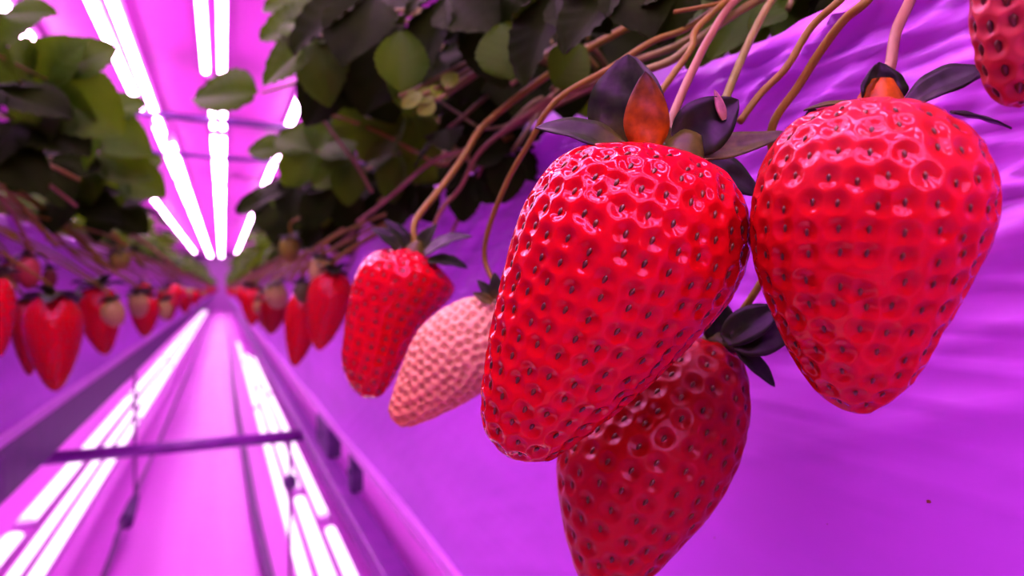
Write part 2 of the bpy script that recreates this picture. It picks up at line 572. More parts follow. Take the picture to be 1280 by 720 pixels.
def berry(label, outline, top, bot, d, mat, spacing, rings, segs, sepals=None, stem=None, stem_mat='stem', seedmat='seed', stem_r=.0009,
          name='strawberry', group=None, ring=None, droop=.35, sep_mat='sepal', stem_label=None, cat='strawberry', **kw):
    verts, faces, mi, al, pv, fr = berry_shape(outline, top, bot, d, spacing, rings, segs, **kw)
    crown, ax, sd, vw, C, tot = fr
    root = thing(name, label, cat, crown, group)
    og = np.array(crown)
    me = mesh_data('flesh', verts - og, faces, [M[mat], M[seedmat]], mi, {'along': al, 'pit': pv})
    link('flesh', me, root)
    # calyx: a small hub that carries the sepals
    hub = MB()
    rh = tot * .045
    v, f, _ = tube([crown + ax * rh * .6, crown - ax * rh * .3, crown - ax * rh * 1.1], rh * 1.5, rh * .6, 10, 3)
    hub.add(v, f, 0, [.1] * len(v))
    cal = hub.build('calyx', M[sep_mat], root, origin=crown)
    if sepals:
        for sp in sepals:
            v, f, a = blade(*sp[:4], **sp[4])
            s = MB().add(v, f, 0, a).build('sepal', M[sp[5]], cal, origin=crown)
            if len(sp) > 6:
                s['label'] = sp[6]
    if ring:
        for v, f, a in sepal_ring(crown, ax, ring, 7, kw.get('seed', 0), droop):
            MB().add(v, f, 0, a).build('sepal', M[sep_mat], cal, origin=crown)
    if stem:
        v, f, a = tube([crown - ax * rh * .3] + stem, stem_r, stem_r * 1.15, 10, 8)
        s = MB().add(v, f, 0, a).build('stem', M[stem_mat], root, origin=crown)
        if stem_label:
            s['label'] = stem_label
    return root, fr


def S(bx, by, tx, ty, wpx, d, bend=.1, cup=.25, mat='sepal', lab=None, dt=0.0, nrm=None, **kw):
    """a sepal from base to tip"""
    base, tip = P(bx, by, d), P(tx, ty, d + dt)
    n = nrm if nrm is not None else (-FWD + UP * .3)
    k = dict(bend=bend, cup=cup)
    k.update(kw)
    r = [base, tip, wpx * d / F, n, k, mat]
    if lab:
        r.append(lab)
    return r


def path(*pts):
    return [P(*p) for p in pts]


# --- the large ripe fruit in front
DA = .115
outA = [(774, 184), (705, 197), (661, 250), (639, 306), (621, 375), (608, 444), (602, 500), (608, 537), (636, 569), (674, 577), (705, 566), (749, 534),
        (799, 494), (849, 447), (892, 403), (924, 359), (939, 300), (930, 256), (911, 225), (861, 197), (817, 186)]
sepA = [S(786, 186, 786, 70, 92, .119, .10, .30, 'sepal', nrm=(-FWD * .9 - RGT * .35), fat=.9),
        S(812, 186, 806, 90, 56, .111, .05, -.45, 'sepal_orange', 'red-orange backlit sepal', tw=.15),
        S(782, 186, 668, 166, 48, .113, .12, .2, 'sepal', nrm=(UP * .7 - FWD * .8)),
        S(848, 182, 922, 126, 66, .113, .08, .25, 'sepal_dark', nrm=(-FWD), fat=.8),
        S(838, 190, 988, 158, 40, .112, -.10, .25, 'sepal_olive', nrm=(UP * .5 - FWD * .9)),
        S(850, 192, 950, 246, 52, .122, .06, .2, 'sepal_dark', nrm=(-FWD + UP * .4)),
        S(905, 150, 893, 112, 12, .1115, .02, .3, 'sepal_pink', 'pale pink withered sepal tip'),
        S(840, 186, 828, 150, 14, .113, .05, .3, 'sepal_olive')]
berry('largest glossy red ripe strawberry in front, hanging tilted with its tip to lower left', outA, (800, 190), (652, 578), DA, 'ripe',
      .0043, 230, 300, sepA, path((838, 160, .117), (852, 118, .121), (872, 75, .128), (888, 45, .136), (915, 5, .15), (960, -30, .165)), 'stem_pink', stem_r=.0008, seed=1, pit=.00062, pitr=.39, seed_len=.0007)

# --- the ripe fruit at the right
DB = .095
outB = [(1100, 127), (1033, 137), (987, 160), (953, 207), (939, 267), (943, 327), (960, 380), (987, 440), (1020, 487), (1053, 510), (1080, 517), (1113, 503),
        (1147, 473), (1180, 420), (1213, 360), (1243, 300), (1252, 253), (1247, 213), (1227, 173), (1187, 143), (1147, 129)]
sepB = [S(1100, 132, 1098, 78, 56, .094, .06, .3, 'sepal_dark', fat=.75),
        S(1098, 130, 1100, 96, 34, .0925, .03, .3, 'sepal_orange', 'red-orange sepal base'),
        S(1132, 130, 1234, 92, 48, .094, .12, .2, 'sepal_dark', nrm=(UP * .6 - FWD * .7 - RGT * .3), fat=1.15),
        S(1190, 140, 1264, 162, 24, .098, .05, .2, 'sepal_dark', nrm=(UP - FWD * .5)),
        S(1085, 131, 1004, 142, 14, .094, .10, .25, 'sepal_olive', nrm=(UP - FWD * .6)),
        S(1022, 140, 1006, 146, 14, .0938, .05, .3, 'sepal_dark')]
berry('big ripe red strawberry at the right with a pale pink shoulder, hanging tip down', outB, (1108, 127), (1082, 518), DB, 'ripe_pale',
      .0041, 230, 300, sepB, path((1112, 86, .096), (1120, 40, .101), (1137, 2, .107), (1160, -50, .116)), 'stem_pink', stem_r=.0008, seed=2, sep_mat='sepal_orange', pit=.00052, pitr=.38, seed_len=.00055)

# --- the fruit half hidden below
DC = .14
outC = [(880, 424), (840, 428), (790, 460), (730, 515), (700, 560), (697, 600), (702, 640), (710, 680), (724, 722), (748, 748), (778, 748), (815, 722), (855, 680), (895, 635),
        (925, 580), (937, 530), (937, 485), (925, 447), (905, 428)]
sepC = [S(905, 425, 978, 386, 42, .136, .15, .25, 'sepal_dark', nrm=(UP * .6 - FWD)),
        S(915, 428, 990, 420, 50, .135, .10, .25, 'sepal_dark', nrm=(UP * .5 - FWD)),
        S(922, 436, 966, 484, 22, .134, .12, .25, 'sepal_dark', nrm=(UP * .5 - FWD)),
        S(895, 428, 900, 372, 40, .142, .1, .25, 'sepal_dark')]
berry('ripe red strawberry darkened by shade, hanging low, half hidden behind the largest strawberry', outC, (893, 428), (762, 750), DC, 'ripe_shaded',
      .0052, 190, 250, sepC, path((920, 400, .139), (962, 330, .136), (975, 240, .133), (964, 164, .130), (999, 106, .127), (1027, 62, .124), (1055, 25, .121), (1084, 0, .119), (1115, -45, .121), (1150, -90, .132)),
      'stem', stem_r=.0008, seed=3, pit=.0006, pitr=.34, seed_len=.0008)

# --- the half ripe fruit cut by the top right corner
outD = [(1210, 10), (1213, 50), (1222, 88), (1238, 120), (1262, 134), (1292, 131), (1330, 108), (1356, 60), (1362, 0), (1340, -50), (1290, -72), (1240, -55), (1216, -25)]
berry('salmon pink half-ripe strawberry cut off by the top right corner', outD, (1290, -74), (1270, 135), .083, 'salmon', .0034, 120, 160, None,
      path((1300, -110, .085), (1340, -170, .095)), 'stem', stem_r=.0008, seed=4, pit=.0006, ring=.009)

# --- the pale unripe fruit and the red one next to it
outE = [(615, 374), (582, 372), (554, 385), (530, 404), (516, 423), (502, 456), (488, 499), (486, 515), (495, 529), (511, 534), (544, 522), (573, 508), (601, 491),
        (628, 462), (640, 425), (634, 392)]
sepE = [S(618, 374, 596, 350, 14, .176, .1, .3, 'sepal'), S(622, 374, 618, 340, 18, .176, .1, .3, 'sepal'), S(624, 376, 640, 350, 16, .18, .1, .3, 'sepal'),
        S(616, 378, 590, 366, 12, .175, .1, .3, 'sepal_olive')]
berry('pale cream-pink unripe strawberry left of the largest strawberry', outE, (626, 378), (494, 530), .18, 'white', .0029, 160, 220, sepE,
      path((620, 358, .183), (606, 325, .186), (611, 285, .182), (635, 225, .174), (666, 171, .165), (681, 143, .162), (708, 116, .16), (763, 85, .158), (815, 52, .158), (864, 32, .16), (930, -20, .17)),
      'stem', seedmat='seed_pale', stem_r=.0007, seed=5, pit=.0007, pitr=.40, seed_len=.0005)
outF = [(492, 310), (469, 314), (450, 331), (438, 362), (431, 405), (426, 447), (434, 475), (446, 492), (462, 498), (483, 489), (507, 447), (528, 409), (556, 382),
        (569, 362), (559, 345), (538, 324), (516, 312)]
sepF = [S(500, 312, 462, 288, 26, .205, .15, .2, 'sepal_dark', nrm=(UP - FWD * .6)), S(512, 312, 480, 276, 22, .212, .12, .2, 'sepal_dark', nrm=(UP - FWD * .8)),
        S(530, 318, 592, 300, 30, .205, .15, .2, 'sepal_dark', nrm=(UP - FWD * .6)), S(535, 325, 584, 338, 26, .203, .12, .2, 'sepal_dark', nrm=(UP - FWD * .6)),
        S(520, 314, 548, 280, 18, .212, .12, .2, 'sepal')]
berry('ripe red strawberry just left of the pale unripe one, dark leafy cap on top', outF, (520, 316), (455, 498), .21, 'ripe', .0042, 130, 180, sepF,
      path((518, 300, .212), (520, 275, .215), (555, 230, .222), (580, 195, .226), (604, 158, .228), (660, 112, .226), (730, 64, .222), (800, 26, .22), (862, -4, .22), (920, -40, .22)),
      'stem', stem_r=.0011, seed=6, pit=.0004, seed_len=.0007)


# --- smaller fruit further back along both rows
def small(label, cx, cy, w, h, tilt, d, mat, side, prof=STD, sp=.0042, res=(60, 72), ring=None, back=.09, stem=True, smat='stem', seed=0, stem_r=.0009, **kw):
    o, t, b = std_outline(cx, cy, w, h, tilt, prof)
    T = P(*t, d)
    cxr = .145 if side > 0 else -.185
    pth = [T + Vector((side * .004, -.006, .012)), T.lerp(Vector((cxr, T.y - back * .6, CZ + .07)), .45) + Vector((0, 0, .006)),
           Vector((cxr, T.y - back, CZ + .066))] if stem else None
    return berry(label, o, t, b, d, mat, sp, res[0], res[1], None, pth, smat, seed=seed, ring=ring if ring else w * d / F * .5, stem_r=stem_r, **kw)


small('red strawberry with blurred outline, second one left of the pale unripe strawberry', 408, 390, 58, 98, -12, .40, 'ripe', 1, seed=21, stem_r=.001)
small('narrow red strawberry hanging at the left end of the blurred right-hand cluster', 376, 412, 48, 92, -10, .45, 'ripe', 1, seed=22)
small('small red strawberry half behind the right-hand cluster, nearer the row end', 341, 394, 38, 48, -8, .68, 'ripe_shaded', 1, seed=23)
small('small round red strawberry beside the pale bud near the row end', 315, 384, 30, 46, 0, .88, 'ripe', 1, seed=24)
small('tan unripe fruitlet above the blurred red pair on the right', 400, 341, 30, 36, -10, .40, 'tan', 1, ROUND, .0026, (40, 48), seed=25, name='unripe_strawberry')
small('dark green fruitlet in front of the blurred red pair', 378, 366, 22, 26, 5, .42, 'darkgreen', 1, ROUND, .0024, (36, 40), seed=26, name='unripe_strawberry')
small('pinkish tan unripe fruitlet left of the dark green fruitlet', 346, 370, 30, 32, 15, .55, 'tan', 1, ROUND, .0026, (36, 40), seed=27, name='unripe_strawberry')
small('yellow-green bud fruitlet on a stalk above the right-hand row', 362, 312, 28, 32, 0, .45, 'green', 1, ROUND, .0024, (36, 40), seed=28, name='unripe_strawberry', ring=.010, droop=.9)
small('tiny pale fruitlet against the small round red strawberry', 323, 384, 13, 18, 0, .7, 'tan', 1, ROUND, .0024, (24, 30), seed=29, name='unripe_strawberry')

small('red strawberry cut off by the left edge of the picture', -4, 397, 54, 98, 4, .33, 'ripe', -1, seed=31, stem_r=.001)
small('plump red strawberry with pointed tip, biggest of the left-hand row', 67, 431, 80, 116, 2, .40, 'ripe', -1, seed=32, stem_r=.001)
small('shaded dark red strawberry behind the biggest left-hand strawberry', 34, 424, 44, 90, 4, .45, 'ripe_shaded', -1, seed=33)
small('red strawberry right of the biggest left-hand one, behind a tan fruitlet', 125, 402, 60, 84, 10, .54, 'ripe', -1, seed=34)
small('small red strawberry fourth along the left-hand row', 181, 396, 40, 50, 0, .74, 'ripe', -1, seed=35)
small('pinkish red small strawberry hanging above the left-hand row', 36, 341, 32, 42, 5, .46, 'salmon', -1, ROUND, .003, (40, 48), seed=36)
small('brownish unripe fruitlet beside the pinkish one above the left-hand row', 12, 345, 30, 36, 0, .47, 'brown', -1, ROUND, .003, (36, 40), seed=37, name='unripe_strawberry')
small('brown-pink fruitlet between the upper small strawberry and the trough', 62, 349, 20, 26, 0, .55, 'brown', -1, ROUND, .003, (36, 40), seed=38, name='unripe_strawberry')
small('tan unripe fruitlet in front of the third left-hand strawberry', 142, 392, 32, 34, 30, .49, 'tan', -1, ROUND, .0026, (36, 40), seed=39, name='unripe_strawberry')
small('pale tan fruitlet above the fourth left-hand strawberry', 173, 382, 27, 30, 10, .66, 'tan', -1, ROUND, .0026, (36, 40), seed=40, name='unripe_strawberry')
small('small pinkish fruitlet past the fourth left-hand strawberry', 206, 388, 20, 24, 0, .80, 'tan', -1, ROUND, .0026, (30, 36), seed=41, name='unripe_strawberry')
small('olive green bud fruitlet at the end of a thick stalk on the left', 150, 326, 30, 24, 20, .52, 'green', -1, ROUND, .0024, (36, 40), seed=42, name='unripe_strawberry', ring=.010, droop=.9)

# distant fruit: one mesh each, copied along the rows
def far_proto(mat, seed):
    o, t, b = std_outline(640, 360, 100, 130, 0, STD)
    verts, faces, mi, al, pv, fr = berry_shape(o, t, b, .24, .006, 24, 28, seeds=False, seed=seed)
    crown, ax, sd, vw, C, tot = fr
    fl, ca, st = MB(), MB(), MB()
    fl.add([Vector(v) - crown for v in verts], faces, 0, al)
    for v, f, a in sepal_ring(Vector((0, 0, 0)), ax, .014, 6, seed):
        ca.add(v, f, 1, a)
    v, f, a = tube([(0, 0, 0), (.004, -.004, .014), (.02, -.03, .035), (.05, -.07, .05), (.085, -.10, .062)], .001, .0012, 6, 5)
    st.add(v, f, 2, a)
    mats = [M[mat], M['sepal'], M['stem_pink']]
    mb = MB()
    for q in (fl, ca, st):
        mb.add(q.v, q.f, 0, q.al)
        mb.mi[-len(q.f):] = q.mi
    whole = mesh_data('strawberry', mb.v, mb.f, mats, mb.mi, {'along': mb.al})
    parts = [(n, mesh_data(n, q.v, q.f, mats, q.mi, {'along': q.al})) for n, q in (('flesh', fl), ('calyx', ca), ('stem', st))]
    return whole, parts


fp = [far_proto('ripe', 51), far_proto('ripe', 52), far_proto('ripe_shaded', 53), far_proto('tan', 54)]
rr_ = random.Random(5)
for side in (1, -1):
    y = .98 if side > 0 else 1.0
    while y < 12.5:
        k = rr_.choice([0, 1, 1, 2, 0, 3])
        if y < 1.7:
            o = link('strawberry', None)
            for pn, pm in fp[k][1]:
                link(pn, pm, o)
        else:
            o = link('strawberry', fp[k][0])
        s = rr_.uniform(.75, 1.15) * (.62 if k == 3 else 1)
        x = side * rr_.uniform(.05, .085) if side > 0 else -rr_.uniform(.075, .115)
        o.location = (x, y, CZ + rr_.uniform(-.022, .006))
        o.rotation_euler = (rr_.uniform(-.15, .15), rr_.uniform(-.15, .15), 0)
        o.scale = (s * side, s, s)
        tag(o, 'tiny blurred strawberry far down the %s-hand row near the vanishing point' % ('right' if side > 0 else 'left'), 'strawberry',
            'distant strawberries of the %s row' % ('right' if side > 0 else 'left'))
        y += rr_.uniform(.03, .075) * (1 + y * .35)

# ------------------------------------------------------------------ foliage
def leaflet_mesh(seed, dark):
    rg = random.Random(seed)
    nu, nv = 22, 11
    V, al, Fc = [], [], []
    wmax = rg.uniform(.40, .48)
    for i in range(nu + 1):
        t = i / nu
        w = wmax * (math.sin(math.pi * (t * .96 + .025) ** .82)) ** .7
        for j in range(nv):
            v = -1 + 2 * j / (nv - 1)
            ser = 1 + (.085 * (((t * 9 + .3) % 1.0) - .5) if abs(v) > .99 and t > .12 else 0)
            x = w * v * ser
            yv = t + (.05 * abs(v) if t < .9 else 0) * (1 - t)
            z = .10 * abs(x) * 2 - .16 * t * t + .022 * math.cos((t * 7 - abs(v) * 1.6) * 2 * math.pi) * abs(v) * (1 - .3 * abs(v)) \
                + .05 * math.sin(3 * t + 2.2 * v + seed) * abs(v) - .012 * math.exp(-(v / .1) ** 2)
            V.append((x, yv, z))
            al.append(t)
    for i in range(nu):
        for j in range(nv - 1):
            a = i * nv + j
            Fc.append((a, a + 1, a + nv + 1, a + nv))
    return V, Fc, al


LV = [leaflet_mesh(s, 0) for s in (1, 2, 3)]
LME = {}
for mname in ('leaf', 'leaf_shaded', 'leaf_bright'):
    LME[mname] = [mesh_data('leaflet', v, f, [M[mname]], None, {'along': a}) for v, f, a in LV]


def frame_mat(org, dr, nrm, scale):
    y = dr.normalized()
    z = (nrm - y * nrm.dot(y)).normalized()
    x = y.cross(z)
    m = Matrix((x, y, z)).transposed().to_4x4()
    m = Matrix.Translation(org) @ m @ Matrix.Diagonal((scale, scale, scale, 1))
    return m


def leaf_mats(hub, dr, nrm, size, rg, three=True):
    dr = dr.normalized()
    nrm = (nrm - dr * nrm.dot(dr)).normalized()
    sd = dr.cross(nrm)
    out = []
    for ang, k in (((0, 1.0), (72, .9), (-72, .9)) if three else ((0, 1.0),)):
        a = math.radians(ang + rg.uniform(-8, 8))
        d2 = dr * math.cos(a) + sd * math.sin(a)
        d2 = d2 - nrm * rg.uniform(.05, .3)
        out.append(frame_mat(hub + d2.normalized() * size * .06, d2, nrm + sd * (.35 * (1 if ang > 0 else -1 if ang < 0 else 0)), size * k))
    return out


def add_leaf(root, crown, hub, dr, nrm, size, rg, mat, three=True, pet_r=.0011, bow=.02):
    og = root.location
    mid = crown.lerp(hub, .55) + Vector((0, 0, bow))
    v, f, a = tube([crown, mid, hub], pet_r * 1.2, pet_r * .8, 7, 8)
    pet = MB().add(v, f, 0, a).build('leaf_stalk', M['petiole'], root, origin=og)
    for m in leaf_mats(hub, dr, nrm, size, rg, three):
        me = LME[mat][rg.randrange(3)]
        o = link('leaflet', me, pet)
        o.matrix_local = Matrix.Translation(-Vector(og)) @ m


def stalk(root, pts, r, mat, name='fruit_stalk'):
    v, f, a = tube(pts, r, r * 1.1, 9, 8, knob=.03)
    return MB().add(v, f, 0, a).build(name, M[mat], root, origin=root.location)


def imgdir(deg, tow=0.0):
    a = math.radians(deg)
    return RGT * math.cos(a) + UP * math.sin(a) - FWD * tow


def plant_hand(label, crown, leaves, stalks, seed, extra=()):
    rg = random.Random(seed)
    crown = Vector(crown)
    root = thing('strawberry_plant', label, 'plant', crown)
    cb = MB()
    v, f, a = tube([crown - Vector((0, 0, .03)), crown, crown + Vector((0, 0, .015))], .009, .005, 10, 4)
    cb.add(v, f, 0, a).build('crown', M['petiole'], root, origin=crown)
    for (px, py, d, deg, size, up, tow, mat, three) in leaves:
        hub = P(px, py, d)
        dr = imgdir(deg, tow)
        nrm = UP * up - FWD * (1 - up) + RGT * rg.uniform(-.3, .3)
        add_leaf(root, crown, hub, dr, nrm, size * d / F, rg, mat, three)
    for pts, r, mat in stalks:
        stalk(root, path(*pts), r * .8, mat)
    return root


LD, LG, LB = 'leaf_shaded', 'leaf', 'leaf_bright'
# right row, nearest plant (its leaves fill the top of the picture)
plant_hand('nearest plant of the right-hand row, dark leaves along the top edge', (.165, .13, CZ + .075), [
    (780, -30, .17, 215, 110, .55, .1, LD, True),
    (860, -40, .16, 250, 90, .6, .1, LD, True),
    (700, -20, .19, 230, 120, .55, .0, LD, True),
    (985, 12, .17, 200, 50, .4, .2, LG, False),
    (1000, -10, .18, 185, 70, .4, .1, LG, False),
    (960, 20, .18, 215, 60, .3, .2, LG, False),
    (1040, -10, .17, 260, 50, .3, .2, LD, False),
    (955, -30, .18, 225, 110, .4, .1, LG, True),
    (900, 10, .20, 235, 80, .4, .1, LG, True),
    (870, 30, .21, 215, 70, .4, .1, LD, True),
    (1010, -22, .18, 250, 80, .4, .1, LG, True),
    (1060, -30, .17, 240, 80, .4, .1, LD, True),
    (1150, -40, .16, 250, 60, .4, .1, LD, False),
], [
    ([(905, 128, .122), (920, 90, .13), (940, 45, .14), (965, 0, .15), (1000, -40, .16)], .00105, 'stem_green'),
    ([(924, 153, .128), (950, 118, .128), (983, 84, .127), (1014, 34, .126), (1055, -5, .124), (1090, -50, .128), (1120, -90, .138)], .0009, 'stem'),
    ([(818, 126, .135), (840, 95, .138), (864, 61, .14), (872, 35, .145), (920, -10, .155)], .0009, 'stem'),
    ([(800, 90, .15), (840, 75, .15), (872, 50, .15), (930, 10, .155), (985, -20, .16)], .0012, 'stem_green'),
    ([(842, 15, .15), (870, 10, .15), (905, 2, .152), (950, -20, .155)], .0006, 'stem'),
], 61)
# right row, second plant
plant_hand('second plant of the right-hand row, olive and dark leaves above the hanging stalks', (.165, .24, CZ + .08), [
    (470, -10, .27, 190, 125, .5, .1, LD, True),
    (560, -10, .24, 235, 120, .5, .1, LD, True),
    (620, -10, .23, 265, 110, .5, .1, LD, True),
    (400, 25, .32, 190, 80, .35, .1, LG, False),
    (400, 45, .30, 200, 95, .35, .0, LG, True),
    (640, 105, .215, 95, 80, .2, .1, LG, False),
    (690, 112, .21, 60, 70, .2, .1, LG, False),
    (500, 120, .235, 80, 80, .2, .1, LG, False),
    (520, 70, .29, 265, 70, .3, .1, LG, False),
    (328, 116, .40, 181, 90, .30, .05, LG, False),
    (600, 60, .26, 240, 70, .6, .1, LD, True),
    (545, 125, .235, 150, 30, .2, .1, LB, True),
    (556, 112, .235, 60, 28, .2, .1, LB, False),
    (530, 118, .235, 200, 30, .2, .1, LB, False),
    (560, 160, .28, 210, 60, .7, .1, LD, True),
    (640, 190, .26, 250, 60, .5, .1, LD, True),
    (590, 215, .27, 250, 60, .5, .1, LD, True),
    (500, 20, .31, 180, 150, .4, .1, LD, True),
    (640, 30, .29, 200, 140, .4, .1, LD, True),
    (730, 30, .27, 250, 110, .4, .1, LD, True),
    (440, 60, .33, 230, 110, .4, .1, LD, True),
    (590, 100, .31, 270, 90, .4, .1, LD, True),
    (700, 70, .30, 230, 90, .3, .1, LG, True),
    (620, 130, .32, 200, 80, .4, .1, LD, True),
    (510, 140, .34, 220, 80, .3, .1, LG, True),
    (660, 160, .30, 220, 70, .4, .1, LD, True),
    (420, 20, .36, 160, 100, .4, .1, LG, True),
], [
    ([(447, 277, .36), (487, 247, .34), (540, 202, .315), (597, 182, .30), (650, 155, .285), (720, 120, .27), (790, 90, .25)], .0012, 'stem_pink'),
    ([(536, 300, .27), (552, 262, .268), (575, 235, .265), (600, 190, .26), (650, 150, .255), (720, 110, .25)], .0011, 'stem_pink'),
    ([(565, 290, .28), (580, 258, .276), (596, 225, .27), (622, 170, .262), (690, 120, .25)], .0009, 'stem_pink'),
    ([(548, 125, .30), (570, 140, .292), (604, 160, .28), (650, 150, .27), (720, 110, .26)], .0008, 'stem_green'),
    ([(388, 138, .36), (430, 148, .35), (480, 168, .34), (520, 190, .33), (560, 205, .32), (640, 170, .29)], .0013, 'stem'),
    ([(400, 145, .36), (430, 185, .35), (448, 210, .345), (465, 240, .34)], .0011, 'stem_pink'),
    ([(708, 116, .2), (740, 105, .2), (790, 78, .198), (850, 55, .195), (900, 20, .19)], .0012, 'stem_green'),
], 62)
# right row, third plant
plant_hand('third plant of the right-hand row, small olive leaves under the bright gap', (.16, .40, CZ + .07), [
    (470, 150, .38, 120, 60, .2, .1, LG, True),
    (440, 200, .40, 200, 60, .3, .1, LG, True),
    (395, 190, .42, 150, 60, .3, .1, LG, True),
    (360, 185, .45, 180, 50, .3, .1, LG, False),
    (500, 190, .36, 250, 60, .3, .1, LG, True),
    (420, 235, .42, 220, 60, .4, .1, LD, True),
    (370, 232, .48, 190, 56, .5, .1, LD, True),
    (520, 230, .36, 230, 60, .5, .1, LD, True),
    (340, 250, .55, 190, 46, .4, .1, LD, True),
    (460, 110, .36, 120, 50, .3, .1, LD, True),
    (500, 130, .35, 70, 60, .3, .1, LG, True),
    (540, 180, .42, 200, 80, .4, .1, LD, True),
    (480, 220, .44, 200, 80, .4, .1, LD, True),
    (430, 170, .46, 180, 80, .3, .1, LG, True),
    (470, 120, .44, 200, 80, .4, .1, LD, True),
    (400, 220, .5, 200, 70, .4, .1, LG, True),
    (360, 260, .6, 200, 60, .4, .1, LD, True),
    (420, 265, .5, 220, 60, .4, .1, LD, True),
], [
    ([(375, 320, .48), (400, 305, .46), (450, 270, .44), (500, 232, .42), (560, 200, .40), (620, 180, .37)], .0013, 'stem'),
    ([(400, 322, .46), (440, 292, .44), (480, 250, .42), (520, 210, .4), (560, 190, .385)], .0014, 'stem_pink'),
    ([(345, 335, .6), (380, 300, .56), (430, 268, .52), (480, 240, .48)], .0014, 'stem'),
], 63)
# left row, nearest plant
plant_hand('nearest plant of the left-hand row, broad green leaves at the left edge', (-.20, .27, CZ + .085), [
    (-20, 60, .34, 40, 70, .3, .1, LG, True),
    (40, 110, .36, 50, 85, .35, .1, LG, True),
    (60, 100, .36, -30, 95, .35, .1, LG, True),
    (-10, 110, .34, -10, 90, .6, .1, LD, True),
    (20, 150, .36, -20, 90, .6, .1, LD, True),
    (-10, 180, .35, -30, 80, .6, .1, LD, True),
    (0, 20, .33, 20, 60, .4, .1, LG, False),
], [
    ([(100, 225, .42), (60, 206, .40), (20, 197, .38), (-30, 195, .36), (-80, 200, .33)], .0015, 'stem'),
    ([(96, 258, .42), (60, 230, .40), (22, 205, .38), (-20, 195, .36), (-80, 200, .33)], .0013, 'stem_pink'),
    ([(72, 308, .40), (45, 278, .39), (20, 250, .38), (-10, 228, .36), (-80, 205, .33)], .0016, 'stem'),
    ([(42, 320, .40), (25, 285, .39), (5, 252, .37), (-30, 225, .35), (-80, 208, .33)], .0014, 'stem_pink'),
], 64)
# left row, second plant
plant_hand('second plant of the left-hand row, drooping leaves beside the lit tubes', (-.20, .45, CZ + .08), [
    (110, 150, .48, -25, 75, .35, .1, LG, True),
    (120, 190, .50, -20, 70, .4, .1, LG, True),
    (60, 200, .46, -60, 60, .5, .1, LD, True),
    (150, 215, .55, -30, 56, .4, .1, LG, True),
    (90, 245, .5, -20, 60, .5, .1, LD, True),
    (140, 260, .55, -20, 50, .5, .1, LD, True),
    (100, 215, .5, 20, 50, .4, .1, LG, True),
], [
    ([(135, 335, .52), (105, 305, .51), (70, 275, .50), (42, 252, .48), (-10, 225, .45), (-60, 215, .42)], .0028, 'stem'),
    ([(130, 345, .54), (95, 320, .52), (60, 285, .5), (20, 255, .46), (-40, 225, .43)], .0018, 'stem_pink'),
    ([(180, 335, .62), (150, 300, .6), (110, 270, .57), (60, 250, .53)], .002, 'stem'),
    ([(230, 345, .8), (190, 310, .75), (150, 285, .7), (100, 265, .62)], .0022, 'stem_pink'),
], 65)


# farther plants: one mesh each in a few shapes, set along the rows
def far_plant(seed, n=11):
    rg = random.Random(seed)
    leaves, stalks = [], []
    for i in range(n):
        az = 2 * math.pi * (i + rg.random()) / n
        el = math.radians(rg.uniform(15, 65))
        L = rg.uniform(.06, .125)
        dr = Vector((math.cos(az) * math.cos(el), math.sin(az) * math.cos(el), math.sin(el)))
        hub = dr * L
        pet = tube([Vector((0, 0, 0)), hub * .55 + Vector((0, 0, .015)), hub], .0013, .001, 5, 4)
        ld = Vector((dr.x, dr.y, rg.uniform(-.6, .15)))
        nr = Vector((rg.uniform(-.4, .4), rg.uniform(-.4, .4), 1))
        mi = rg.choice([0, 0, 1])
        leaves.append((pet, mi, [(m, rg.randrange(3)) for m in leaf_mats(hub, ld, nr, rg.uniform(.038, .055), rg)]))
    for i in range(8):      # stalks reaching over the trough edge into the aisle (local -x)
        y0 = rg.uniform(-.05, .05)
        e = Vector((-rg.uniform(.055, .10), y0 + rg.uniform(.04, .14), -rg.uniform(.035, .065)))
        stalks.append(tube([Vector((0, y0 * .3, 0)), Vector((-.035, y0, .004)), e.lerp(Vector((-.035, y0, 0)), .4) + Vector((0, 0, .006)), e], .0011, .0009, 5, 5))
    mb = MB()
    for (v, f, a), mi, lf in leaves:
        mb.add(v, f, 2, a)
        for m, k in lf:
            lv, lfc, la = LV[k]
            mb.add([m @ Vector(q) for q in lv], lfc, mi, la)
    for v, f, a in stalks:
        mb.add(v, f, 3, a)
    whole = mesh_data('strawberry_plant', mb.v, mb.f, [M['leaf'], M['leaf_shaded'], M['petiole'], M['stem_pink']], mb.mi, {'along': mb.al})
    pm = [(mesh_data('leaf_stalk', v, f, [M['petiole']], None, {'along': a}), mi, lf) for (v, f, a), mi, lf in leaves]
    sm = [mesh_data('fruit_stalk', v, f, [M['stem_pink']], None, {'along': a}) for v, f, a in stalks]
    return whole, pm, sm


